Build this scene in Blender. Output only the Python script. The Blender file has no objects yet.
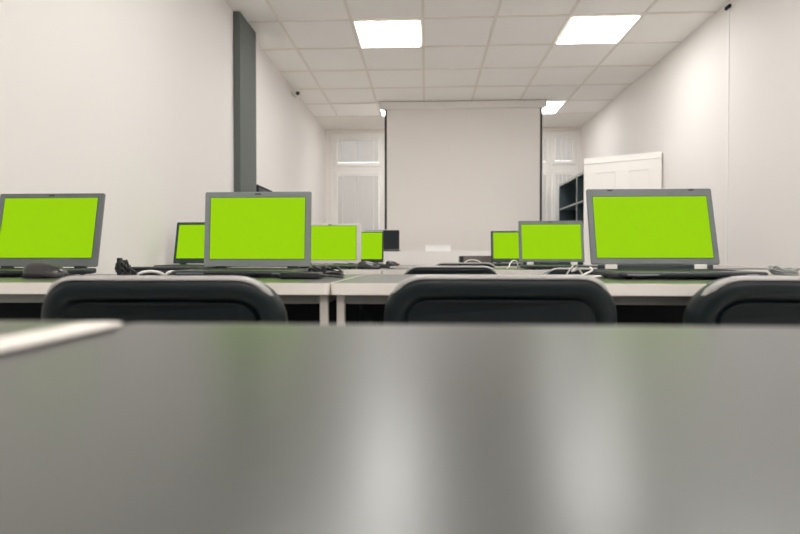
import bpy, bmesh, math, random
from mathutils import Vector, Matrix, Euler
random.seed(7)
sc = bpy.context.scene
COL = sc.collection
PI = math.pi
CAM_Z = 0.793
DESK_Z = 0.740

# ---------------------------------------------------------------- camera
cd = bpy.data.cameras.new('camera')
cam = bpy.data.objects.new('camera', cd)
COL.objects.link(cam)
cd.sensor_width = 36.0
cd.lens = 540.0 * 36.0 / 800.0
cam.location = (0, 0, CAM_Z)
cam.rotation_euler = (PI / 2 - 0.0145, 0, 0.048)
cd.clip_start = 0.01
cd.dof.use_dof = True
cd.dof.focus_distance = 2.1
cd.dof.aperture_fstop = 3.0
sc.camera = cam

# ---------------------------------------------------------------- world, exposure
w = bpy.data.worlds.new('world')
sc.world = w
w.use_nodes = True
w.node_tree.nodes['Background'].inputs[0].default_value = (1.0, 0.975, 0.94, 1)
w.node_tree.nodes['Background'].inputs[1].default_value = 0.75
sc.view_settings.view_transform = 'Standard'
sc.view_settings.look = 'None'
sc.view_settings.gamma = 1
sc.view_settings.use_curve_mapping = False
sc.cycles.diffuse_bounces = 10
sc.cycles.max_bounces = 14
sc.view_settings.exposure = 1.12
PANEL_STRENGTH = 9.0          # the ceiling light panels


# ---------------------------------------------------------------- materials
def srgb(r, g, b):
    f = lambda c: (c / 255 / 12.92) if c / 255 <= 0.04045 else ((c / 255 + 0.055) / 1.055) ** 2.4
    return (f(r), f(g), f(b), 1)


def mat(name, col, rough=0.5, metal=0.0, spec=0.5, noise=0.0, scale=20, bump=0.0, bscale=200, coat=0.0):
    m = bpy.data.materials.new(name)
    m.use_nodes = True
    nt = m.node_tree
    p = nt.nodes['Principled BSDF']
    p.inputs['Base Color'].default_value = col
    p.inputs['Roughness'].default_value = rough
    p.inputs['Metallic'].default_value = metal
    p.inputs['Specular IOR Level'].default_value = spec
    p.inputs['Coat Weight'].default_value = coat
    tc = nt.nodes.new('ShaderNodeTexCoord')
    n = nt.nodes.new('ShaderNodeTexNoise')
    n.inputs['Scale'].default_value = scale
    n.inputs['Detail'].default_value = 4
    nt.links.new(tc.outputs['Object'], n.inputs['Vector'])
    mx = nt.nodes.new('ShaderNodeMix')
    mx.data_type = 'RGBA'
    mx.inputs[6].default_value = col
    k = 1 - noise
    mx.inputs[7].default_value = (col[0] * k, col[1] * k, col[2] * k, 1)
    nt.links.new(n.outputs['Fac'], mx.inputs[0])
    nt.links.new(mx.outputs[2], p.inputs['Base Color'])
    if bump > 0:
        n2 = nt.nodes.new('ShaderNodeTexNoise')
        n2.inputs['Scale'].default_value = bscale
        nt.links.new(tc.outputs['Object'], n2.inputs['Vector'])
        b = nt.nodes.new('ShaderNodeBump')
        b.inputs['Strength'].default_value = bump
        b.inputs['Distance'].default_value = 0.002
        nt.links.new(n2.outputs['Fac'], b.inputs['Height'])
        nt.links.new(b.outputs['Normal'], p.inputs['Normal'])
    return m


def emit(name, col, s):
    m = bpy.data.materials.new(name)
    m.use_nodes = True
    nt = m.node_tree
    p = nt.nodes['Principled BSDF']
    p.inputs['Base Color'].default_value = (0.0, 0.0, 0.0, 1)
    p.inputs['Roughness'].default_value = 0.6
    p.inputs['Specular IOR Level'].default_value = 0.05
    p.inputs['Emission Color'].default_value = col
    p.inputs['Emission Strength'].default_value = s
    return m


def glass(name):
    m = bpy.data.materials.new(name)
    m.use_nodes = True
    nt = m.node_tree
    out = nt.nodes['Material Output']
    nt.nodes.remove(nt.nodes['Principled BSDF'])
    t = nt.nodes.new('ShaderNodeBsdfTransparent')
    g = nt.nodes.new('ShaderNodeBsdfGlossy')
    g.inputs['Roughness'].default_value = 0.02
    fr = nt.nodes.new('ShaderNodeFresnel')
    fr.inputs['IOR'].default_value = 1.45
    mx = nt.nodes.new('ShaderNodeMixShader')
    nt.links.new(fr.outputs[0], mx.inputs[0])
    nt.links.new(t.outputs[0], mx.inputs[1])
    nt.links.new(g.outputs[0], mx.inputs[2])
    nt.links.new(mx.outputs[0], out.inputs[0])
    return m


M = dict(
    wall=mat('wall_paint', (0.83, 0.805, 0.785, 1), 0.7, noise=0.03, scale=1.2, bump=0.1, bscale=150),
    tile=mat('ceiling_tile_white', (0.95, 0.93, 0.90, 1), 0.9, noise=0.04, scale=3, bump=0.2, bscale=90),
    tbar=mat('ceiling_grid_metal', (0.80, 0.76, 0.70, 1), 0.5),
    plaster=mat('ceiling_plaster', (0.82, 0.79, 0.75, 1), 0.8),
    floor=mat('light_vinyl', (0.80, 0.78, 0.755, 1), 0.45, noise=0.12, scale=30),
    pillar=mat('grey_pillar_paint', srgb(94, 101, 98), 0.55, noise=0.08, scale=2),
    white=mat('white_lacquer', (0.82, 0.80, 0.77, 1), 0.4),
    upvc=mat('white_window_frame', (0.86, 0.85, 0.83, 1), 0.35),
    blind=mat('blind_slat', (0.50, 0.485, 0.465, 1), 0.5),
    screenfab=mat('projection_fabric', (0.84, 0.81, 0.785, 1), 0.85, noise=0.02, scale=2),
    black=mat('black_plastic', (0.012, 0.014, 0.016, 1), 0.4),
    blackmat=mat('black_matt', (0.01, 0.01, 0.012, 1), 0.8),
    top=mat('dark_laminate', (0.010, 0.014, 0.015, 1), 0.31, noise=0.15, scale=40, spec=0.6, bump=0.05, bscale=400),
    edge=mat('white_edge_band', (0.80, 0.76, 0.72, 1), 0.45),
    steel=mat('white_powder_steel', (0.70, 0.67, 0.63, 1), 0.4),
    rail=mat('grey_rail', (0.26, 0.26, 0.25, 1), 0.45),
    modesty=mat('dark_modesty_board', (0.010, 0.013, 0.015, 1), 0.7, spec=0.2),
    chair=mat('black_chair_plastic', (0.006, 0.012, 0.014, 1), 0.42, spec=0.3, bump=0.15, bscale=500),
    chairhighlight=mat('grey_chair_highlight', (0.40, 0.392, 0.385, 1), 0.35),  # overhead highlight on the black backrests, put in as light grey colour
    chairpad=mat('black_chair_pad', (0.004, 0.008, 0.010, 1), 0.6, spec=0.25, bump=0.3, bscale=600),
    lidgrey=mat('grey_laptop_plastic', srgb(126, 133, 133), 0.4),
    lidmid=mat('mid_grey_laptop_plastic', srgb(104, 111, 112), 0.4),
    lidlight=mat('light_laptop_plastic', srgb(150, 153, 152), 0.38),
    lidsilver=mat('silver_laptop_plastic', srgb(205, 202, 196), 0.35),
    liddark=mat('dark_laptop_plastic', srgb(42, 56, 60), 0.4),
    base=mat('laptop_base_black', (0.018, 0.024, 0.028, 1), 0.38),
    key=mat('laptop_key', (0.02, 0.022, 0.025, 1), 0.5),
    chrome=mat('hinge_silver', (0.80, 0.79, 0.77, 1), 0.35),
    green=emit('green_screen_light', srgb(155, 210, 11), 2 ** -1.12),
    mouse=mat('glossy_black_mouse', (0.02, 0.02, 0.021, 1), 0.22, spec=0.7),
    cableb=mat('black_cable', (0.012, 0.013, 0.015, 1), 0.35),
    cablew=mat('white_cable', (0.80, 0.78, 0.75, 1), 0.4),
    cableg=mat('grey_cable', (0.30, 0.31, 0.30, 1), 0.35),
    shelf=mat('slate_shelf_board', srgb(62, 76, 82), 0.5),
    shelfedge=mat('shelf_edge', srgb(150, 152, 150), 0.5),
    paper=mat('bright_paper_white', (0.95, 0.95, 0.94, 1), 0.5),
    taupe=mat('taupe_plastic', srgb(120, 113, 104), 0.5),
    lamp=emit('panel_diffuser', (1.0, 0.975, 0.945, 1), PANEL_STRENGTH),
    lampfar=emit('far_panel_diffuser', (1.0, 0.975, 0.945, 1), PANEL_STRENGTH * .7),
    glass=glass('window_glass'),
    red=mat('red_plastic', (0.45, 0.06, 0.05, 1), 0.4),
)


M['top'].node_tree.nodes['Principled BSDF'].inputs['IOR'].default_value = 2.25

# ---------------------------------------------------------------- mesh helpers
def newbm():
    return bmesh.new()


def bx(bm, x0, x1, y0, y1, z0, z1, bev=0.0, seg=2, mi=0, mtx=None):
    r = bmesh.ops.create_cube(bm, size=1.0)
    vs = r['verts']
    for v in vs:
        v.co = Vector(((x0 + x1) / 2 + v.co.x * (x1 - x0), (y0 + y1) / 2 + v.co.y * (y1 - y0),
                       (z0 + z1) / 2 + v.co.z * (z1 - z0)))
    fs = set(f for v in vs for f in v.link_faces)
    bevf = set()
    if bev > 0:
        es = list(set(e for v in vs for e in v.link_edges))
        rr = bmesh.ops.bevel(bm, geom=es, offset=bev, segments=seg, affect='EDGES', profile=0.5)
        bevf = set(rr['faces'])
        fs = set(rr['faces']) | set(f for f in fs if f.is_valid)
        vs = list(set(v for f in fs for v in f.verts))
    for f in fs:
        if f.is_valid:
            f.material_index = mi
            f.smooth = bev > 0 and (f in bevf)
    if mtx:
        bmesh.ops.transform(bm, matrix=mtx, verts=vs)
    return vs


def rrect(w_, h_, r, n=6):
    pts = []
    for cx, cy, a0 in ((w_ / 2 - r, h_ / 2 - r, 0), (-w_ / 2 + r, h_ / 2 - r, 90), (-w_ / 2 + r, -h_ / 2 + r, 180),
                       (w_ / 2 - r, -h_ / 2 + r, 270)):
        for k in range(n + 1):
            a = math.radians(a0 + 90 * k / n)
            pts.append((cx + r * math.cos(a), cy + r * math.sin(a)))
    return pts


def loft(bm, rings, cap0=True, cap1=True, mi=0, smooth=True):
    vr = [[bm.verts.new(p) for p in ring] for ring in rings]
    n = len(vr[0])
    for a, b in zip(vr[:-1], vr[1:]):
        for i in range(n):
            f = bm.faces.new((a[i], a[(i + 1) % n], b[(i + 1) % n], b[i]))
            f.smooth = smooth
            f.material_index = mi
    if cap0:
        f = bm.faces.new(list(reversed(vr[0])))
        f.material_index = mi
    if cap1:
        f = bm.faces.new(vr[-1])
        f.material_index = mi
    return [v for r in vr for v in r]


def slab(bm, w_, h_, r, t, bev, plane='xz', off=(0, 0, 0), mtx=None, mi=0, n=6, seg=3):
    """rounded rectangle w x h, thickness t, soft rims; plane xz stands up, xy lies flat"""
    prof = []
    for k in range(seg + 1):
        a = PI / 2 * k / seg
        prof.append((bev * (1 - math.sin(a)), -t / 2 + bev * (1 - math.cos(a))))
    prof += [(i, -d) for i, d in reversed(prof)]
    rings = []
    for inset, d in prof:
        ring = []
        for (x, y) in rrect(w_ - 2 * inset, h_ - 2 * inset, max(r - inset, 0.0005), n):
            if plane == 'xz':
                ring.append(Vector((x + off[0], d + off[1], y + off[2])))
            else:
                ring.append(Vector((x + off[0], y + off[1], d + off[2])))
        rings.append(ring)
    vs = loft(bm, rings, mi=mi)
    if mtx:
        bmesh.ops.transform(bm, matrix=mtx, verts=vs)
    return vs


def smoothpath(pts, per=8):
    P = [Vector(p) for p in pts]
    out = []
    for i in range(len(P) - 1):
        p0 = P[max(i - 1, 0)]; p1 = P[i]; p2 = P[i + 1]; p3 = P[min(i + 2, len(P) - 1)]
        for k in range(per):
            t = k / per
            out.append(0.5 * ((2 * p1) + (p2 - p0) * t + (2 * p0 - 5 * p1 + 4 * p2 - p3) * t * t +
                              (-p0 + 3 * p1 - 3 * p2 + p3) * t ** 3))
    out.append(P[-1])
    return out


def tube(bm, pts, r, n=8, smooth_=True, per=8, mi=0):
    P = smoothpath(pts, per) if smooth_ else [Vector(p) for p in pts]
    rings = []
    up = Vector((0, 0, 1))
    prev = None
    for i, p in enumerate(P):
        t = (P[min(i + 1, len(P) - 1)] - P[max(i - 1, 0)])
        if t.length < 1e-9:
            t = Vector((1, 0, 0))
        t.normalize()
        if prev is None:
            a = up if abs(t.z) < 0.9 else Vector((1, 0, 0))
            u = t.cross(a).normalized()
        else:
            u = prev - t * prev.dot(t)
            if u.length < 1e-6:
                u = t.orthogonal()
            u.normalize()
        prev = u
        v = t.cross(u)
        rr = r[i] if isinstance(r, (list, tuple)) else r
        rings.append([p + (u * math.cos(2 * PI * k / n) + v * math.sin(2 * PI * k / n)) * rr for k in range(n)])
    return loft(bm, rings, mi=mi)


def cyl(bm, p0, p1, r, n=16, mi=0):
    return tube(bm, [p0, p1], r, n, smooth_=False, mi=mi)


def obj(name, bm, mats, parent=None, loc=(0, 0, 0), rot=(0, 0, 0)):
    bmesh.ops.recalc_face_normals(bm, faces=bm.faces)
    me = bpy.data.meshes.new(name)
    bm.to_mesh(me)
    bm.free()
    for m in (mats if isinstance(mats, (list, tuple)) else [mats]):
        me.materials.append(M[m])
    o = bpy.data.objects.new(name, me)
    COL.objects.link(o)
    o.location = loc
    o.rotation_euler = rot
    if parent:
        o.parent = parent
    return o


def tag(o, label, cat, group=None):
    o['label'] = label
    o['category'] = cat
    if group:
        o['group'] = group
    return o


def thing(name, label, cat, loc=(0, 0, 0), rz=0, group=None):
    o = bpy.data.objects.new(name, None)
    o.empty_display_size = 0.05
    COL.objects.link(o)
    o.location = loc
    o.rotation_euler = (0, 0, rz)
    return tag(o, label, cat, group)


def struct(name, bm, mats, parent=None, label=None):
    o = obj(name, bm, mats, parent)
    if not parent:
        o['kind'] = 'structure'
        if label:
            o['label'] = label
            o['category'] = name.split('_')[0]
    return o


def copy_tree(o, parent=None):
    c = o.copy()
    COL.objects.link(c)
    c.parent = parent
    for ch in list(o.children):
        copy_tree(ch, c)
    return c


# ---------------------------------------------------------------- the room
XL, XR, YB, YR, ZC = -1.55, 2.34, 8.30, -2.6, CAM_Z + 1.99
T = 0.15
b = newbm(); bx(b, XL - T, XR + T, YR - T, YB + T, -0.1, 0)
struct('floor', b, 'floor', label='pale vinyl floor under the desks')
b = newbm(); bx(b, XL - T, XL, YR - T, YB + T, 0, ZC + .1)
struct('wall_left', b, 'wall', label='plain off-white wall along the left side')

# right wall with a doorway behind the open leaf
DY0, DY1, DZ = 5.47, 6.20, 1.84
b = newbm()
bx(b, XR, XR + T, YR - T, DY0, 0, ZC + .1)
bx(b, XR, XR + T, DY1, YB + T, 0, ZC + .1)
bx(b, XR, XR + T, DY0, DY1, DZ, ZC + .1)
struct('wall_right', b, 'wall', label='plain off-white wall along the right side')
b = newbm(); bx(b, XR + T, XR + T + .02, DY0 - .1, DY1 + .1, 0, DZ + .1)
struct('wall_corridor', b, 'wall', label='pale surface closing the doorway in the right wall')
b = newbm(); bx(b, XL - T, XR + T, YR - T, YR, 0, ZC + .1)
struct('wall_rear', b, 'wall', label='plain wall behind the camera')

# far wall with two window openings
W1 = (-1.45, -0.12); W2 = (0.95, 2.30); WZ0, WZ1 = 0.90, CAM_Z + 1.94
b = newbm()
bx(b, XL - T, XR + T, YB, YB + T, 0, WZ0)
bx(b, XL - T, XR + T, YB, YB + T, WZ1, ZC + .1)
bx(b, XL - T, W1[0], YB, YB + T, WZ0, WZ1)
bx(b, W1[1], W2[0], YB, YB + T, WZ0, WZ1)
bx(b, W2[1], XR + T, YB, YB + T, WZ0, WZ1)
struct('wall_back', b, 'wall', label='off-white far wall behind the projection screen')

# ceiling: 600 mm tiles between T bars
GX0, GY0 = -1.226, 4.497
YG = GY0 + 0.6 * 5
b = newbm()
bx(b, XL - T, XR + T, YR - T, YG, ZC + 0.004, ZC + .1, mi=0)
bx(b, XL - T, XR + T, YG, YB + T, ZC, ZC + .1, mi=2)
k = -1
while GX0 + .6 * k < XR:
    x = GX0 + .6 * k
    if x > XL:
        bx(b, x - .012, x + .012, YR, YG, ZC - 0.002, ZC + .01, mi=1)
    k += 1
for k in range(-12, 6):
    y = GY0 + .6 * k
    if y > YR:
        bx(b, XL, XR, y - .012, y + .012, ZC - 0.0018, ZC + .01, mi=1)
struct('ceiling', b, ['tile', 'tbar', 'plaster'], label='suspended ceiling of square white tiles in a thin metal grid')

for nm, x0, x1 in (('baseboard_left', XL, XL + .012), ('baseboard_right', XR - .012, XR)):
    b = newbm()
    if nm == 'baseboard_left':
        bx(b, x0, x1, YR, 4.30, 0, .08, .003); bx(b, x0, x1, 4.71, YB, 0, .08, .003)
    else:
        bx(b, x0, x1, YR, DY0 - .06, 0, .08, .003); bx(b, x0, x1, DY1 + .06, YB, 0, .08, .003)
    struct(nm, b, 'white')

# grey pillar standing against the left wall, pale box above it
b = newbm(); bx(b, XL, -1.494, 4.30, 4.71, 0, ZC, .002)
p = struct('pillar', b, 'pillar', label='dark grey square pillar against the left wall')
# thin trunking on the right wall
b = newbm(); bx(b, XR - .005, XR, 4.31, 4.335, 0, ZC - .02, .001)
t2 = struct('trim_1', b, 'upvc', label='thin pale cable trunking running down the right wall')
b = newbm(); bx(b, XR - .02, XR, 4.29, 4.35, ZC - .055, ZC - .03, .003); struct('trunking_end', b, 'blackmat', t2)


# windows
def window(name, X0, X1, mull, label):
    b = newbm()
    y0, y1 = YB + .02, YB + .09
    f = .05
    bx(b, X0, X0 + f, y0, y1, WZ0, WZ1, .004)
    bx(b, X1 - f, X1, y0, y1, WZ0, WZ1, .004)
    bx(b, X0 + f, X1 - f, y0, y1, WZ0, WZ0 + f, .004)
    bx(b, X0 + f, X1 - f, y0, y1, WZ1 - f, WZ1, .004)
    zt = CAM_Z + 1.34
    for xa, xb in ((X0 + f, mull - .03), (mull + .03, X1 - f)):
        bx(b, xa, xb, y0, y1, zt, zt + .09, .004)
    bx(b, mull - .03, mull + .03, y0 + .001, y1 - .001, WZ0 + f, WZ1 - f, .004)
    o = struct(name, b, 'upvc', label=label)
    panes = []
    for (a, c) in ((X0 + f, mull - .03), (mull + .03, X1 - f)):
        for (e, g) in ((WZ0 + f, zt), (zt + .09, WZ1 - f)):
            b = newbm()
            s = .035
            q0, q1 = y0 - .018, y1 - .01
            bx(b, a, a + s, q0, q1, e, g, .004); bx(b, c - s, c, q0, q1, e, g, .004)
            bx(b, a + s, c - s, q0, q1, e, e + s, .004); bx(b, a + s, c - s, q0, q1, g - s, g, .004)
            sh = struct('sash', b, 'upvc', o)
            b = newbm(); bx(b, a + s, c - s, y0 + .035, y0 + .041, e + s, g - s)
            struct('glass_pane', b, 'glass', sh)
            panes.append((a + s, c - s, e + s, g - s))
    b = newbm(); bx(b, X0 - .04, X1 + .02 if X1 < 2 else X1, YB - .10, YB + .03, WZ0 - .03, WZ0, .006)
    struct('window_sill', b, 'upvc', o)
    b = newbm(); bx(b, X0, X1, YB - .02, YB, WZ1, WZ1 + .028, .003)
    struct('window_head_trim', b, 'tbar', o)
    return panes


def blind(x0, x1, z0, z1, label, cords, pitch=.022):
    t = thing('venetian_blind', label, 'blind', ((x0 + x1) / 2, YB + .012, z1), 0, 'window blinds')
    hw = (x1 - x0) / 2 - .004
    b = newbm(); bx(b, -hw, hw, -.012, .012, -.026, -.002, .003); obj('headrail', b, 'upvc', t)
    b = newbm()
    z = -.038
    H = z1 - z0
    while z > -H + .03:
        mt = Matrix.Translation((0, 0, z)) @ Matrix.Rotation(math.radians(58), 4, 'X')
        bx(b, -hw, hw, -.0115, .0115, -.0006, .0006, mtx=mt)
        z -= pitch
    obj('slats', b, 'blind', t)
    b = newbm(); bx(b, -hw, hw, -.010, .010, -H + .004, -H + .018, .003); obj('bottom_rail', b, 'upvc', t)
    for c in cords:
        b = newbm(); xx = -hw + 2 * hw * c
        bx(b, xx - .004, xx + .004, -.015, -.0125, -H + .01, -.01); obj('ladder_tape', b, 'upvc', t)


p1 = window('window_1', *W1, -0.66, 'white framed window on the left of the projection screen')
p2 = window('window_2', *W2, 1.885, 'white framed window on the right of the projection screen')
nm = ['tall lower blind in the outer left bay of the left window', 'short upper blind in the outer left bay of the left window',
      'tall lower blind of the left window, bay half hidden behind the projection screen',
      'short upper blind of the left window, bay half hidden behind the projection screen']
for q, l in zip(p1, nm):
    blind(*q, l, (.12, .5, .88) if 'outer' in l else (.15, .85))
nm = ['tall lower blind of the right window, narrow view beside the screen edge',
      'short upper blind of the right window, narrow view beside the screen edge',
      'tall lower blind of the right window, bay next to the right wall',
      'short upper blind of the right window, bay next to the right wall']
for q, l in zip(p2, nm):
    blind(*q, l, (.08, .5, .93) if 'beside' in l else (.2, .42, .66, .88))

# open white panelled door
dl = math.hypot(2.32 - 1.665, 5.79 - 5.45)
ang = math.atan2(5.79 - 5.45, 1.665 - 2.32)
hd = thing('door_1', 'white panelled door leaf standing open at the right wall', 'door', (2.32, 5.45, 0), ang)
hd['kind'] = 'structure'
b = newbm(); bx(b, 0, dl, -.02, .02, .01, DZ + .01, .003)
obj('door_leaf', b, 'white', hd)
b = newbm()
for xa, xb in ((.10, dl / 2 - .05), (dl / 2 + .05, dl - .10)):
    for za, zb in ((.15, .62), (.74, 1.26), (1.36, 1.70)):
        for sd in (-1, 1):
            ya, yb = (.018, .026) if sd > 0 else (-.026, -.018)
            w_ = .018
            bx(b, xa + w_, xb - w_, ya, yb, za, za + w_, .003); bx(b, xa + w_, xb - w_, ya, yb, zb - w_, zb, .003)
            bx(b, xa, xa + w_, ya, yb, za, zb, .003); bx(b, xb - w_, xb, ya, yb, za, zb, .003)
bx(b, 0, dl, -.026, .026, 1.785, 1.80, .003)
obj('panel_moulding', b, 'white', hd)
b = newbm()
for s in (-1, 1):
    cyl(b, (dl - .06, s * .02, 1.0), (dl - .06, s * .06, 1.0), .009)
    tube(b, [(dl - .06, s * .055, 1.0), (dl - .12, s * .055, 1.0), (dl - .17, s * .053, 1.0)], .008)
obj('door_handle', b, 'chrome', hd)
b = newbm()
bx(b, XR - .015, XR + .0, DY0 + .04, DY0 + .07, 0, DZ - .03, .002)
bx(b, XR - .015, XR + .0, DY1, DY1 + .05, 0, DZ + .0, .002)
bx(b, XR - .015, XR + .0, DY0 + .04, DY1, DZ - .02, DZ + .0, .002)
struct('trim_2', b, 'white', label='white casing round the doorway in the right wall')


# ---------------------------------------------------------------- ceiling lights
def ceiling_light(x, y, label, m='lamp'):
    t = thing('ceiling_light', label, 'ceiling light', (x, y, ZC - .003), 0, 'square ceiling light panels')
    b = newbm()
    for a in ((-.286, .286, -.286, -.272), (-.286, .286, .272, .286), (-.286, -.272, -.272, .272), (.272, .286, -.272, .272)):
        bx(b, *a, -.004, .002)
    obj('frame', b, 'upvc', t)
    b = newbm(); bx(b, -.272, .272, -.272, .272, -.002, .002); obj('diffuser', b, m, t)


CX1, CX2 = GX0 + .9, GX0 + 2.7
ceiling_light(CX1, GY0 + .3, 'lit square panel, left of the two big ones in view')
ceiling_light(CX2, GY0 + .3, 'lit square panel, right of the two big ones in view')
ceiling_light(CX1, GY0 + 2.7, 'lit square panel behind the top of the projection screen', 'lampfar')
ceiling_light(CX2, GY0 + 2.7, 'small far lit panel beside the right end of the screen case', 'lampfar')
for kk in (-4, -8, -11):  # rows out of view; the rearmost is added to brighten camera-facing surfaces
    for cx, sd in ((CX1, 'left'), (CX2, 'right')):
        ceiling_light(cx, GY0 + .3 + .6 * kk, '%s lit square panel in the %s row over the desks' % (
            sd, {-4: 'middle', -8: 'overhead', -11: 'added rearmost'}[kk]))

# ---------------------------------------------------------------- projection screen
SY = 6.87
t = thing('projection_screen', 'large pull-down projection screen with black side borders, hung from the ceiling', 'projection screen', (0.465, SY, 0))
SX = 0.99
b = newbm(); bx(b, -SX - .045, SX + .03, -.045, .045, CAM_Z + 1.895, ZC - .006, .01)
obj('case', b, 'white', t)
b = newbm(); bx(b, -SX + .028, SX - .028, -.0015, .0015, CAM_Z - .02, CAM_Z + 1.90); obj('fabric', b, 'screenfab', t)
for s in (-1, 1):
    b = newbm(); xx = s * (SX - .014); bx(b, xx - .014, xx + .014, -.0015, .0015, CAM_Z - .02, CAM_Z + 1.90)
    obj('side_border', b, 'blackmat', t)
b = newbm(); bx(b, -SX, SX, -.012, .012, CAM_Z - .05, CAM_Z - .02, .005); obj('bottom_bar', b, 'white', t)
for x in (-SX - .055, SX + .04):
    b = newbm(); bx(b, x - .012, x + .012, -.03, .03, CAM_Z + 1.91, ZC, .003)
    bx(b, x - .006, x + .006, -.05, -.03, CAM_Z + 1.93, ZC - .01, .002)
    obj('bracket', b, 'chrome', t)

# ---------------------------------------------------------------- dark cube shelf on the right, by the window
t = thing('cube_shelf', 'dark slate open shelf unit standing by the right window', 'shelf', (1.97, 0, 0))
SZ = CAM_Z + 1.10
ya, yb = 6.30, 8.12
b = newbm()
bx(b, 0, .35, ya, ya + .03, 0, SZ, .001); bx(b, 0, .35, yb - .03, yb, 0, SZ, .001)
bx(b, .33, .349, ya + .03, yb - .03, .05, SZ - .03); bx(b, .001, .349, ya + .03, yb - .03, SZ - .03, SZ - .0005); bx(b, .001, .349, ya + .03, yb - .03, .02, .05)
obj('carcass', b, 'shelf', t)
for z in (CAM_Z + .72, CAM_Z + .34, CAM_Z - .04, CAM_Z - .42):
    b = newbm(); bx(b, .002, .33, ya + .03, yb - .03, z, z + .022); sh = obj('shelf_board', b, 'shelf', t)
    b = newbm(); bx(b, -.001, .002, ya + .03, yb - .03, z, z + .022); obj('front_edge', b, 'shelfedge', sh)
b = newbm(); bx(b, .004, .33, 7.17, 7.20, .05, SZ - .03); dv = obj('divider', b, 'shelf', t)
b = newbm(); bx(b, -.001, .004, 7.17, 7.20, .05, SZ - .03); obj('front_edge', b, 'shelfedge', dv)
b = newbm(); bx(b, -.001, .0, ya, yb, SZ - .03, SZ); obj('top_edge', b, 'shelfedge', t)

# ---------------------------------------------------------------- wall pieces on the left
t = thing('security_camera', 'small white security camera with black lens under the ceiling', 'camera', (XL, 6.22, CAM_Z + 1.92), 0)
b = newbm(); cyl(b, (0, 0, 0), (.012, 0, 0), .032); tube(b, [(.01, 0, 0), (.035, 0, .0), (.05, -.01, -.005)], .008); obj('bracket', b, 'white', t)
b = newbm(); tube(b, [(.035, .05, 0), (.075, -.05, -.014)], .036, 16, smooth_=False); hs = obj('housing', b, 'white', t)
b = newbm(); tube(b, [(.0755, -.0515, -.0141), (.0785, -.0585, -.0152)], .022, 16, smooth_=False); obj('lens', b, 'black', t)

t = thing('wall_monitor', 'black flat panel on the left wall just beyond the grey pillar', 'monitor', (XL, 4.98, CAM_Z + .475), 0)
b = newbm(); bx(b, .008, .056, -.23, .23, -.19, .19, .005); obj('casing', b, 'blackmat', t)
b = newbm(); bx(b, .0555, .0575, -.21, .21, -.16, .17); obj('screen', b, 'base', t)
b = newbm(); bx(b, 0, .01, -.06, .06, -.06, .06); obj('wall_bracket', b, 'black', t)


# ---------------------------------------------------------------- desks
def make_desk(wd=1.26, dp=.70):
    r = thing('desk', '', 'desk')
    g = .0015
    b = newbm()
    slab(b, wd - 2 * g - .0008, dp - .0008, .0112, .025, .0008, 'xy', (wd / 2, dp / 2, DESK_Z - .0125))
    obj('desktop', b, 'top', r)
    b = newbm()
    rings = []
    for (ins, z) in ((.0010, 0.0003), (0.0003, .0002), (0, -.0006), (0, -.0245), (.0003, -.0252), (.0010, -.0255)):
        rings.append([Vector((x + wd / 2, y + dp / 2, DESK_Z + z)) for x, y in rrect(wd - 2 * g - 2 * ins, dp - 2 * ins, .012 - ins)])
    rings.append([Vector((x + wd / 2, y + dp / 2, DESK_Z - .0255)) for x, y in rrect(wd - 2 * g - .0016, dp - .0016, .0112)])
    rings.append([Vector((x + wd / 2, y + dp / 2, DESK_Z + .0003)) for x, y in rrect(wd - 2 * g - .0016, dp - .0016, .0112)])
    loft(b, rings + [rings[0]], False, False, smooth=False)
    bmesh.ops.remove_doubles(b, verts=b.verts, dist=1e-5)
    obj('edge_band', b, 'edge', r)
    b = newbm()
    z1 = DESK_Z - .0255
    z0 = z1 - .022
    for x in (.012, wd - .034):
        bx(b, x, x + .022, .035, dp - .03, z0, z1, .002)
    for y in (.035, dp - .052):
        bx(b, .034, wd - .034, y, y + .02, z0, z1, .002)
    obj('frame', b, 'rail', r)
    for x in (.010, wd - .028):
        for y in (.030, dp - .048):
            b = newbm(); bx(b, x, x + .018, y, y + .018, .015, z1 - .0005, .002); lg = obj('leg', b, 'steel', r)
            b = newbm(); cyl(b, (x + .009, y + .009, 0), (x + .009, y + .009, .015), .013); obj('foot', b, 'black', lg)
    b = newbm(); bx(b, .0003, wd - .0003, dp - .16, dp - .145, .30, z0 - .001, .002); obj('modesty_panel', b, 'modesty', r)
    return r


proto = make_desk()
rows = [(-.264, -.245, 0), (1.17, -.21, 0), (2.70, -.222, 0), (3.95, -.222, 0)]
names = ['nearest row', 'second row', 'third row', 'farthest row']
desk_labels = {
    (0, 0): 'dark-topped desk at the lower left corner, its long white edge facing the camera side',
    (0, 1): 'large blurred dark desk filling the foreground, reflecting the room',
    (1, 0): 'white-edged desk behind the left front chair, holding the two left front laptops',
    (1, 1): 'white-edged desk behind the centre front chair, holding the big right laptop',
    (1, 2): 'white-edged desk behind the right front chair, with a grey cable coil',
    (2, 0): 'desk under the silver-framed laptop, behind the left front laptops',
    (2, 1): 'desk with the dark grey laptop seen left of the big right laptop',
    (2, 2): 'empty desk by the right wall, behind the desk with the grey cable coil',
    (3, 0): 'farthest desk on the left, holding the laptop half hidden behind the silver one',
    (3, 1): 'farthest desk in the middle, with a taupe box and a small black laptop',
    (3, 2): 'farthest desk by the right wall, empty and mostly hidden by the big laptop',
}
first = True
for ri, (yy, seam, dz) in enumerate(rows):
    for ci in range(3):
        if (ri, ci) not in desk_labels:
            continue
        d = proto if first else copy_tree(proto)
        first = False
        d.location = (seam + (ci - 1) * 1.26, yy, 0)
        d.scale = (1, 1, (DESK_Z + .001) / DESK_Z if (ri, ci) == (0, 0) else 1)
        d['label'] = desk_labels[(ri, ci)]
        d['group'] = 'desks of the ' + names[ri]


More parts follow.
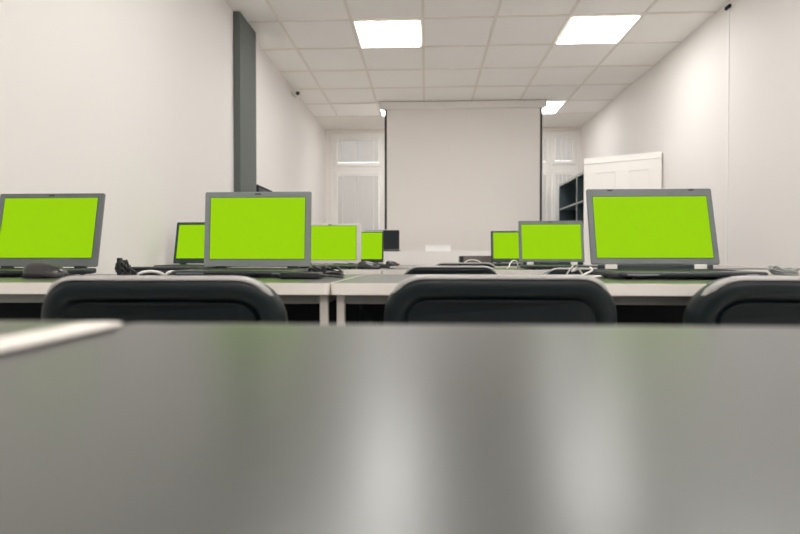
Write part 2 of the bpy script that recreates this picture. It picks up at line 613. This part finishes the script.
b = newbm()
slab(b, .034, .41, .014, .0025, .0010, 'xy')
tag(obj('white_strip', b, 'edge', None, (-.249, .205, DESK_Z + .0030)), 'flat white strip with a rounded end lying on the foreground desk at lower left', 'strip')

# ---------------------------------------------------------------- chairs
def make_chair():
    r = thing('office_chair', '', 'chair')
    # origin: floor under the backrest; back faces -y (towards the camera), seat goes +y
    W, H = .468, .40
    top = .762

    def curve(v):      # gentle lumbar curve
        x, z = v.x, v.z
        v.y += .20 * x * x - .030 * ((z - .56) / .2) ** 2 * (1 if z > .56 else .3)
        return v
    b = newbm()
    zc = top - H / 2
    # outer shell: ring profile from the rim to the inset
    prof = [(.003, .016), (.005, .004), (.010, -.005), (.018, -.009), (.026, -.011), (.034, -.011), (.040, -.009), (.044, -.001), (.052, .001), (.09, .001)]
    rings = []
    for ins, y in prof:
        rings.append([Vector((x, y, z + zc)) for x, z in rrect(W - 2 * ins, H - 2 * ins, max(.085 - ins * .9, .02), 8)])
    back = []
    for ins, y in [(.002, .030), (.012, .038), (.09, .040)]:
        back.append([Vector((x, y, z + zc)) for x, z in rrect(W - 2 * ins, H - 2 * ins, max(.085 - ins * .9, .02), 8)])
    loft(b, list(reversed(rings)) + back)
    for v in b.verts:
        curve(v.co)
    bk = obj('backrest', b, 'chair', r)
    b = newbm()  # painted highlight: pale strip along the top, sinking into the shell at the sides
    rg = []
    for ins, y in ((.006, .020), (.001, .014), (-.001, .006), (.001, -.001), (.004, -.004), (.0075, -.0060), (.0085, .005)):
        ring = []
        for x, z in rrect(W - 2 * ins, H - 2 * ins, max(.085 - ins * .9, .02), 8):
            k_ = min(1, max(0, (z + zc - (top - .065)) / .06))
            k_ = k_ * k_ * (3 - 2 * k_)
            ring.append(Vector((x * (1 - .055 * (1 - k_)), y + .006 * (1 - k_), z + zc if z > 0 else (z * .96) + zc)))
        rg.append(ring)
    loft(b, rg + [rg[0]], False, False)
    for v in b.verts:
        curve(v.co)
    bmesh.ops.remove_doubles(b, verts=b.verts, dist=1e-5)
    o = obj('top_highlight', b, 'chairhighlight', bk); o['label'] = 'light grey painted highlight along the rounded top edge'
    b = newbm()
    slab(b, W - .098, H - .098, .045, .008, .003, 'xz', (0, -.002, zc))
    bmesh.ops.subdivide_edges(b, edges=[e for e in b.edges if e.calc_length() > .1], cuts=1)
    for v in b.verts:
        curve(v.co)
    obj('back_panel', b, 'chairpad', r)
    b = newbm()
    slab(b, W - .02, .42, .09, .06, .022, 'xy', (0, .235, .43))
    obj('seat', b, 'chairpad', r)
    b = newbm(); slab(b, W - .05, .36, .08, .012, .004, 'xy', (0, .235, .393)); obj('seat_pan', b, 'black', r)
    b = newbm(); tube(b, [(0, .10, .385), (0, .045, .37), (0, .040, .42), (0, .044, .55)], .018, 10)
    obj('back_support', b, 'black', r)
    b = newbm(); cyl(b, (0, .235, .12), (0, .235, .386), .025, 16); obj('gas_column', b, 'black', r)
    for k in range(5):
        a = 2 * PI * k / 5 + .3
        dx, dy = math.cos(a), math.sin(a)
        b = newbm()
        tube(b, [(0, .235, .12), (dx * .12, .235 + dy * .12, .10), (dx * .225, .235 + dy * .225, .068)], [.024 - .0007 * i for i in range(17)], 8)
        lg = obj('leg', b, 'black', r)
        b = newbm()
        cyl(b, (dx * .225 - dy * .018, .235 + dy * .225 + dx * .018, .028), (dx * .225 + dy * .018, .235 + dy * .225 - dx * .018, .028), .028, 16)
        cyl(b, (dx * .225, .235 + dy * .225, .03), (dx * .225, .235 + dy * .225, .072), .007, 8)
        obj('castor', b, 'blackmat', lg)
    return r


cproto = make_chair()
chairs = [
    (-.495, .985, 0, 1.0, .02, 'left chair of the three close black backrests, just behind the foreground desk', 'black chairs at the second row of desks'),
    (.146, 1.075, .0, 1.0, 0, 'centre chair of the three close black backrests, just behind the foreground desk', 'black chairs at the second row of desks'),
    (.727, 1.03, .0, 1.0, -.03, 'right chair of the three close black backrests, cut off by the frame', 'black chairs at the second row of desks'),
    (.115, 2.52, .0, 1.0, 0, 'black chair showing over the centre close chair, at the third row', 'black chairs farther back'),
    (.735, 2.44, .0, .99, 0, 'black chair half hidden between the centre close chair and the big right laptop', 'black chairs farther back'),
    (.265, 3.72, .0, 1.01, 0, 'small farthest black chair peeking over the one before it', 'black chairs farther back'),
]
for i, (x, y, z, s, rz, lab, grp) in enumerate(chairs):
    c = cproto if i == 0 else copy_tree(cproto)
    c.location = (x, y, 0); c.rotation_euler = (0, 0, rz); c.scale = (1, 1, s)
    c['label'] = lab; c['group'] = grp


# ---------------------------------------------------------------- laptops
def laptop(x, y, rz, label, W, H, tilt, lid, sides, topb, botb, hinges=True, z=DESK_Z, base_t=.023, depth=.245, basem='base',
           rim=None, latches=True, keyboard=True, gap=.004):
    t = thing('laptop', label, 'laptop', (x, y, z + .0006), rz)
    b = newbm()
    # base: slightly wedge shaped, rounded corners, on feet
    rr = []
    for ins, zz in ((.010, .004), (.002, .007), (0, .011), (0, base_t - .003), (.003, base_t)):
        rr.append([Vector((px, py - depth / 2, zz - (0.004 * (-(py) / depth + .5) if zz > .012 else 0))) for px, py in rrect(W - 2 * ins, depth - 2 * ins, .014)])
    loft(b, rr)
    for fx in (-1, 1):
        for fy in (-.03, -depth + .03):
            cyl(b, (fx * (W / 2 - .035), fy, 0), (fx * (W / 2 - .035), fy, .006), .008, 10)
    bs = obj('base', b, basem, t)
    if keyboard:
        b = newbm()
        kw = (W - .05) / 15
        for r_ in range(5):
            for c in range(15):
                if r_ == 4 and 4 <= c <= 8:
                    continue
                xx = -W / 2 + .025 + c * kw
                yy = -.045 - r_ * .019
                zt = base_t - .004 * (-(yy + depth / 2) / depth + .5)
                bx(b, xx, xx + kw - .003, yy - .016, yy, zt - .0005, zt + .0016)
        zt = base_t - .004 * .55
        bx(b, -W / 2 + .025 + 4 * kw, -W / 2 + .022 + 9 * kw, -.137, -.121, zt - .0005, zt + .0014)
        obj('keyboard', b, 'key', bs)
        b = newbm(); zt = base_t - .0036; bx(b, -.045, .045, -depth + .02, -depth + .08, zt - .0004, zt + .0006); obj('touchpad', b, 'key', bs)
        b = newbm(); bx(b, -W / 2 + .02, -W / 2 + .10, -depth - .0006, -depth + .001, .010, .014); bx(b, W / 2 - .06, W / 2 - .03, -depth - .0006, -depth + .001, .010, .014)
        obj('port_trim', b, 'lidgrey' if hinges == 'chrome' else 'lidmid', bs)
    Rm = Matrix.Translation((0, -.004, base_t + gap)) @ Matrix.Rotation(-tilt, 4, 'X')
    b = newbm()
    slab(b, W, H, .006, .009, .0025, 'xz', (0, .0, H / 2), Rm, n=5)
    ld = obj('lid', b, lid, t)
    # screen slightly proud of the bezel
    gw = W - 2 * sides
    gh = H - topb - botb
    b = newbm(); bx(b, -gw / 2, gw / 2, -.0052, -.0040, botb, botb + gh, mtx=Rm)
    obj('screen', b, 'green', ld)
    b = newbm()
    e = .0016
    for a in ((-gw / 2 - e, gw / 2 + e, botb - e, botb), (-gw / 2 - e, gw / 2 + e, botb + gh, botb + gh + e),
              (-gw / 2 - e, -gw / 2, botb, botb + gh), (gw / 2, gw / 2 + e, botb, botb + gh)):
        bx(b, a[0], a[1], -.0054, -.0040, a[2], a[3], mtx=Rm)
    obj('screen_gasket', b, 'black', ld)
    if gap > .008:
        b = newbm(); bx(b, -W / 2 + .02, W / 2 - .02, -.007, .003, base_t - .004, base_t + gap - .001, .002)
        obj('hinge_barrel', b, 'liddark', t)
    if rim:
        b = newbm(); bx(b, -W / 2 + .006, W / 2 - .006, -.005, .0048, H - .006, H + .001, .002, mtx=Rm); obj('top_rim', b, rim, ld)
    if latches:
        b = newbm(); bx(b, -.010, .010, -.0056, -.004, H - .010, H - .0055, .001, mtx=Rm); obj('webcam', b, 'black', ld)
    if hinges:
        for s in (-1, 1):
            b = newbm()
            xx = s * (W / 2 - .058)
            bx(b, xx - .018, xx + .018, -.012, .006, base_t - .004, base_t + max(.007, gap + .001), .002)
            obj('hinge', b, hinges if isinstance(hinges, str) else 'black', t)
    return t


laptop(-1.287, 1.765, 0, 'grey-framed laptop cut off by the left edge of the picture', .372, .256, .19, 'lidmid', .021, .017, .030)
laptop(-.555, 1.757, .0, 'grey-framed laptop standing in front of the grey pillar', .356, .249, .07, 'lidgrey', .020, .020, .026)
big = laptop(.689, 1.665, .0, 'largest laptop, on the right, with silver hinges', .379, .241, .24, 'lidmid', .0175, .026, .020, hinges='chrome', gap=.013, latches=False)
bigT = Matrix.Translation((0, -.004, .036)) @ Matrix.Rotation(-.24, 4, 'X')
for lx in (-.118, .128):
    b = newbm(); bx(b, lx - .008, lx + .008, -.0060, -.004, .2335, .2395, .001, mtx=bigT)
    obj('latch', b, 'black', [c for c in big.children if c.name.startswith('lid')][0])
laptop(-1.30, 3.10, 0, 'dark-framed small laptop half hidden behind the left side of the pillar laptop', .356, .250, .22, 'liddark', .016, .017, .030, keyboard=False)
laptop(-.552, 3.08, 0, 'silver-framed laptop half hidden behind the right side of the pillar laptop', .362, .231, .08, 'lidsilver', .028, .013, .022, keyboard=False)
laptop(.686, 2.985, 0, 'dark grey laptop just left of the largest laptop, showing two small silver hinges', .352, .231, .17, 'lidmid', .015, .022, .016, gap=.013, hinges='chrome', keyboard=False)
laptop(-.507, 4.18, 0, 'black-framed laptop with a thin silver top rim, far desk on the left', .356, .247, .12, 'black', .012, .014, .026, rim='chrome', keyboard=False, latches=False)
laptop(.685, 4.22, 0, 'small black-framed laptop peeking out left of the dark grey laptop', .360, .248, .15, 'liddark', .018, .014, .030, keyboard=False, latches=False)

# ---------------------------------------------------------------- teacher's desk with a tall white front
TY = 5.80; TZ = CAM_Z + .084
t = thing('teacher_desk', 'white panel-fronted desk below the projection screen', 'desk', (.10, TY, 0))
b = newbm(); bx(b, -.665, .665, .019, .55, TZ - .03, TZ, .001); obj('desktop', b, 'white', t)
b = newbm(); bx(b, -.665, .665, 0, .018, .05, TZ, .001); obj('front_panel', b, 'white', t)
for s in (-1, 1):
    b = newbm(); xx = s * .65; bx(b, xx - .012, xx + .012, .035, .53, 0, TZ - .031, .002); obj('side_panel', b, 'white', t)
# its laptop, seen from behind
t = thing('laptop', 'black laptop seen from behind, standing open on the white desk', 'laptop', (-.475, TY + .11, TZ + .0006), PI)
b = newbm(); slab(b, .37, .24, .014, .02, .004, 'xy', (0, -.12, .0105)); bs = obj('base', b, 'base', t)
Rm = Matrix.Translation((0, -.004, .022)) @ Matrix.Rotation(-.12, 4, 'X')
b = newbm(); slab(b, .37, .215, .012, .009, .003, 'xz', (0, 0, .1075), Rm); ld = obj('lid', b, 'base', t)
b = newbm(); bx(b, -.165, .165, -.0052, -.004, .02, .20, mtx=Rm); obj('screen', b, 'black', ld)
b = newbm(); bx(b, -.175, .175, -.005, .0048, .211, .2165, .002, mtx=Rm); obj('top_rim', b, 'chrome', ld)
# white box on the same desk
t = thing('paper_box', 'small white box on the white desk below the projection screen', 'box', (.13, TY + .10, TZ + .0005))
b = newbm(); bx(b, -.135, .135, -.09, .09, 0, .055, .003); obj('box_body', b, 'paper', t)
b = newbm(); bx(b, -.138, .138, -.093, .093, .050, .070, .003); obj('box_lid', b, 'paper', t)

# taupe box on the farthest middle desk
t = thing('desktop_box', 'low taupe box with a black end, left of the small black laptop', 'box', (.40, 4.42, DESK_Z))
b = newbm(); bx(b, -.10, .13, -.10, .10, .004, .080, .004); obj('casing', b, 'taupe', t)
b = newbm(); bx(b, -.128, -.10, -.10, .10, .004, .078, .004); obj('end_cap', b, 'black', t)
b = newbm()
for fx in (-.09, .1):
    for fy in (-.07, .07):
        cyl(b, (fx, fy, 0), (fx, fy, .006), .01, 10)
obj('feet', b, 'black', t)


# ---------------------------------------------------------------- mice
def mouse(x, y, rz, label, L=.118, W=.062, H=.038, pink=False, z=DESK_Z):
    t = thing('computer_mouse', label, 'mouse', (x, y, z + .0008), rz)
    b = newbm()
    N = 12
    rings = []
    for i in range(N + 1):
        u = i / N
        xx = -L / 2 + L * (1 - math.cos(PI * u)) / 2
        e = math.sin(PI * u) ** .55 if 0 < u < 1 else .05
        hh = H * (math.sin(PI * u ** .66) ** .75 if 0 < u < 1 else .08)
        hh = max(hh, .004)
        ww = W / 2 * max(e, .08)
        ring = []
        for k in range(16):
            a = 2 * PI * k / 16
            cy, cz = math.cos(a), math.sin(a)
            ring.append(Vector((xx, ww * cy, (hh * cz ** .8 if cz > 0 else 0.0) + (.004 if cz > 0 else .0) + (.0 if cz >= 0 else -.0))))
        rings.append(ring)
    loft(b, rings)
    obj('body', b, 'mouse', t)
    b = newbm(); cyl(b, (L * .22, -.0035, H * .66), (L * .22, .0035, H * .66), .008, 14); obj('scroll_wheel', b, 'black', t)
    if pink:
        b = newbm(); bx(b, L / 2 - .004, L / 2 + .012, -.008, .008, .006, .018, .003); obj('red_tip', b, 'red', t)
    else:
        b = newbm(); tube(b, [(L / 2 - .006, 0, .010), (L / 2 + .03, .0, .006), (L / 2 + .06, .03, .003), (L / 2 + .07, .09, .003)], .0022, 6)
        obj('cable', b, 'cableb', t)
    return t


mouse(-1.060, 1.46, .05, 'glossy black mouse beside the laptop cut off by the left edge', H=.043)
mouse(-.30, 2.83, -.1, 'black mouse just right of the silver-framed laptop', L=.12)
mouse(-.265, 4.22, 0, 'small black mouse with a reddish tip, right of the far left laptop', L=.10, W=.055, H=.036, pink=True)


# ---------------------------------------------------------------- cables
def coil(name, label, x, y, rx, ry, n, r, m, h=.02, seed=1, tie=None, z=DESK_Z, lean=0, tail=None):
    rnd = random.Random(seed)
    t = thing(name, label, 'cable', (x, y, z))
    b = newbm()
    pts = []
    steps = 12
    for i in range(n * steps + 1):
        a = 2 * PI * i / steps
        s = 1 - .25 * rnd.random()
        base = r + .001
        zz = base + h * (.5 + .5 * math.sin(a * .5 + i * .21)) * rnd.uniform(.4, 1) + lean * max(0, math.sin(a)) * ry
        pts.append((rx * math.cos(a) * s, ry * math.sin(a) * s, zz))
    if tail:
        pts += tail
    tube(b, pts, r, 7, per=4)
    obj('cord', b, m, t)
    if tie:
        b = newbm(); bx(b, -.007, .007, -ry * 1.05 - r, -ry * .55, .001, h + 2 * r, .003)
        obj('cable_tie', b, tie, t)
    return t


coil('cable_bundle', 'tied bundle of black cables on the desk between the two left front laptops', -.955, 1.66, .022, .02, 6, .0036, 'cableb', h=.05, seed=3, tie='black',
     tail=[(.045, .0, .01), (.06, .0, .004), (.075, -.01, .004)])
coil('cable_bundle', 'loose black cable heap on the seam right of the pillar laptop', -.298, 1.60, .052, .04, 4, .0042, 'cableb', h=.026, seed=5, tie='black')
t = thing('power_adapter', 'black power brick beside the right corner of the pillar laptop', 'power adapter', (-.335, 1.44, DESK_Z + .0005), -.15)
b = newbm(); bx(b, -.055, .055, -.022, .022, 0, .018, .005); obj('brick', b, 'black', t)
b = newbm(); tube(b, [(.053, 0, .010), (.075, .005, .008), (.10, .04, .004), (.09, .09, .004)], .003, 7); obj('cable', b, 'cableb', t)
b = newbm(); tube(b, [(-.053, 0, .010), (-.07, .01, .006), (-.08, .03, .004)], .003, 7); obj('cable', b, 'cableb', t)
coil('cable_bundle', 'black cable heap behind the mouse near the silver-framed laptop', -.27, 3.10, .06, .04, 4, .005, 'cableb', h=.026, seed=8)
coil('cable_coil', 'grey cable coil at the far right edge of the picture', 1.115, 1.74, .040, .03, 5, .004, 'cableg', h=.026, seed=9)


def arc(label, x, y, pts, r=.0028, m='cablew', z=DESK_Z):
    b = newbm(); tube(b, pts, r, 8)
    o = obj('white_cable' if m == 'cablew' else 'black_cable', b, m, None, (x, y, z))
    tag(o, label, 'cable')
    return o


arc('white cable looping beside the small black laptop in front of the taupe box', .36, 4.20,
    [(-.09, 0, .003), (-.07, 0, .02), (-.03, 0, .045), (.02, .0, .046), (.06, 0, .03), (.085, 0, .003), (.12, -.02, .003)], .004)
arc('white cable arching up at the left side of the dark grey laptop', .475, 2.93,
    [(-.05, -.06, .003), (-.035, -.03, .012), (-.02, 0, .035), (.0, .02, .046), (.02, .03, .038), (.025, .04, .012), (.03, .06, .003)], .0035)
arc('white cable bent in a sharp zigzag at the left corner of the largest laptop', .452, 1.56,
    [(.045, .10, .028), (.035, .05, .020), (.0, .0, .010), (-.022, -.04, .003), (.0, -.05, .003), (.03, -.04, .006), (.028, .0, .004)], .0032)
arc('small pale cable curl between the two right laptops', .492, 1.80,
    [(-.03, 0, .003), (-.012, 0, .028), (.0, .01, .034), (.008, .015, .02), (-.008, .02, .012), (.012, .03, .024), (.03, .03, .003)], .0026)
arc('white cable loop behind the left close chair, nearest the black cable bundle', -.838, 1.60,
    [(-.036, 0, .005), (-.025, .0, .012), (.0, .01, .016), (.025, .01, .012), (.034, .02, .005), (.02, .04, .005)], .0045)
arc('short white cable behind the left close chair, nearest the pillar laptop', -.785, 1.64,
    [(-.022, 0, .004), (-.01, .0, .013), (.012, .005, .013), (.022, .02, .004)], .0045)
arc('black cable hanging in a diagonal under the desk between the left and centre chairs', -.10, 1.42,
    [(-.06, -.14, -.052), (-.05, -.12, -.07), (-.02, -.10, -.11), (.0, -.06, -.16), (-.01, -.04, -.3), (-.03, -.02, -.55), (-.04, 0, -.736), (-.05, .05, -.736)], .003, 'blackmat')

# closed laptop lying flat
t = thing('closed_laptop', 'closed flat black laptop left of the pillar laptop', 'laptop', (-.865, 1.795, DESK_Z + .0006))
b = newbm(); slab(b, .235, .13, .012, .016, .003, 'xy', (0, 0, .008)); obj('base', b, 'base', t)
b = newbm(); slab(b, .235, .13, .012, .010, .003, 'xy', (0, 0, .0215)); obj('lid', b, 'base', t)
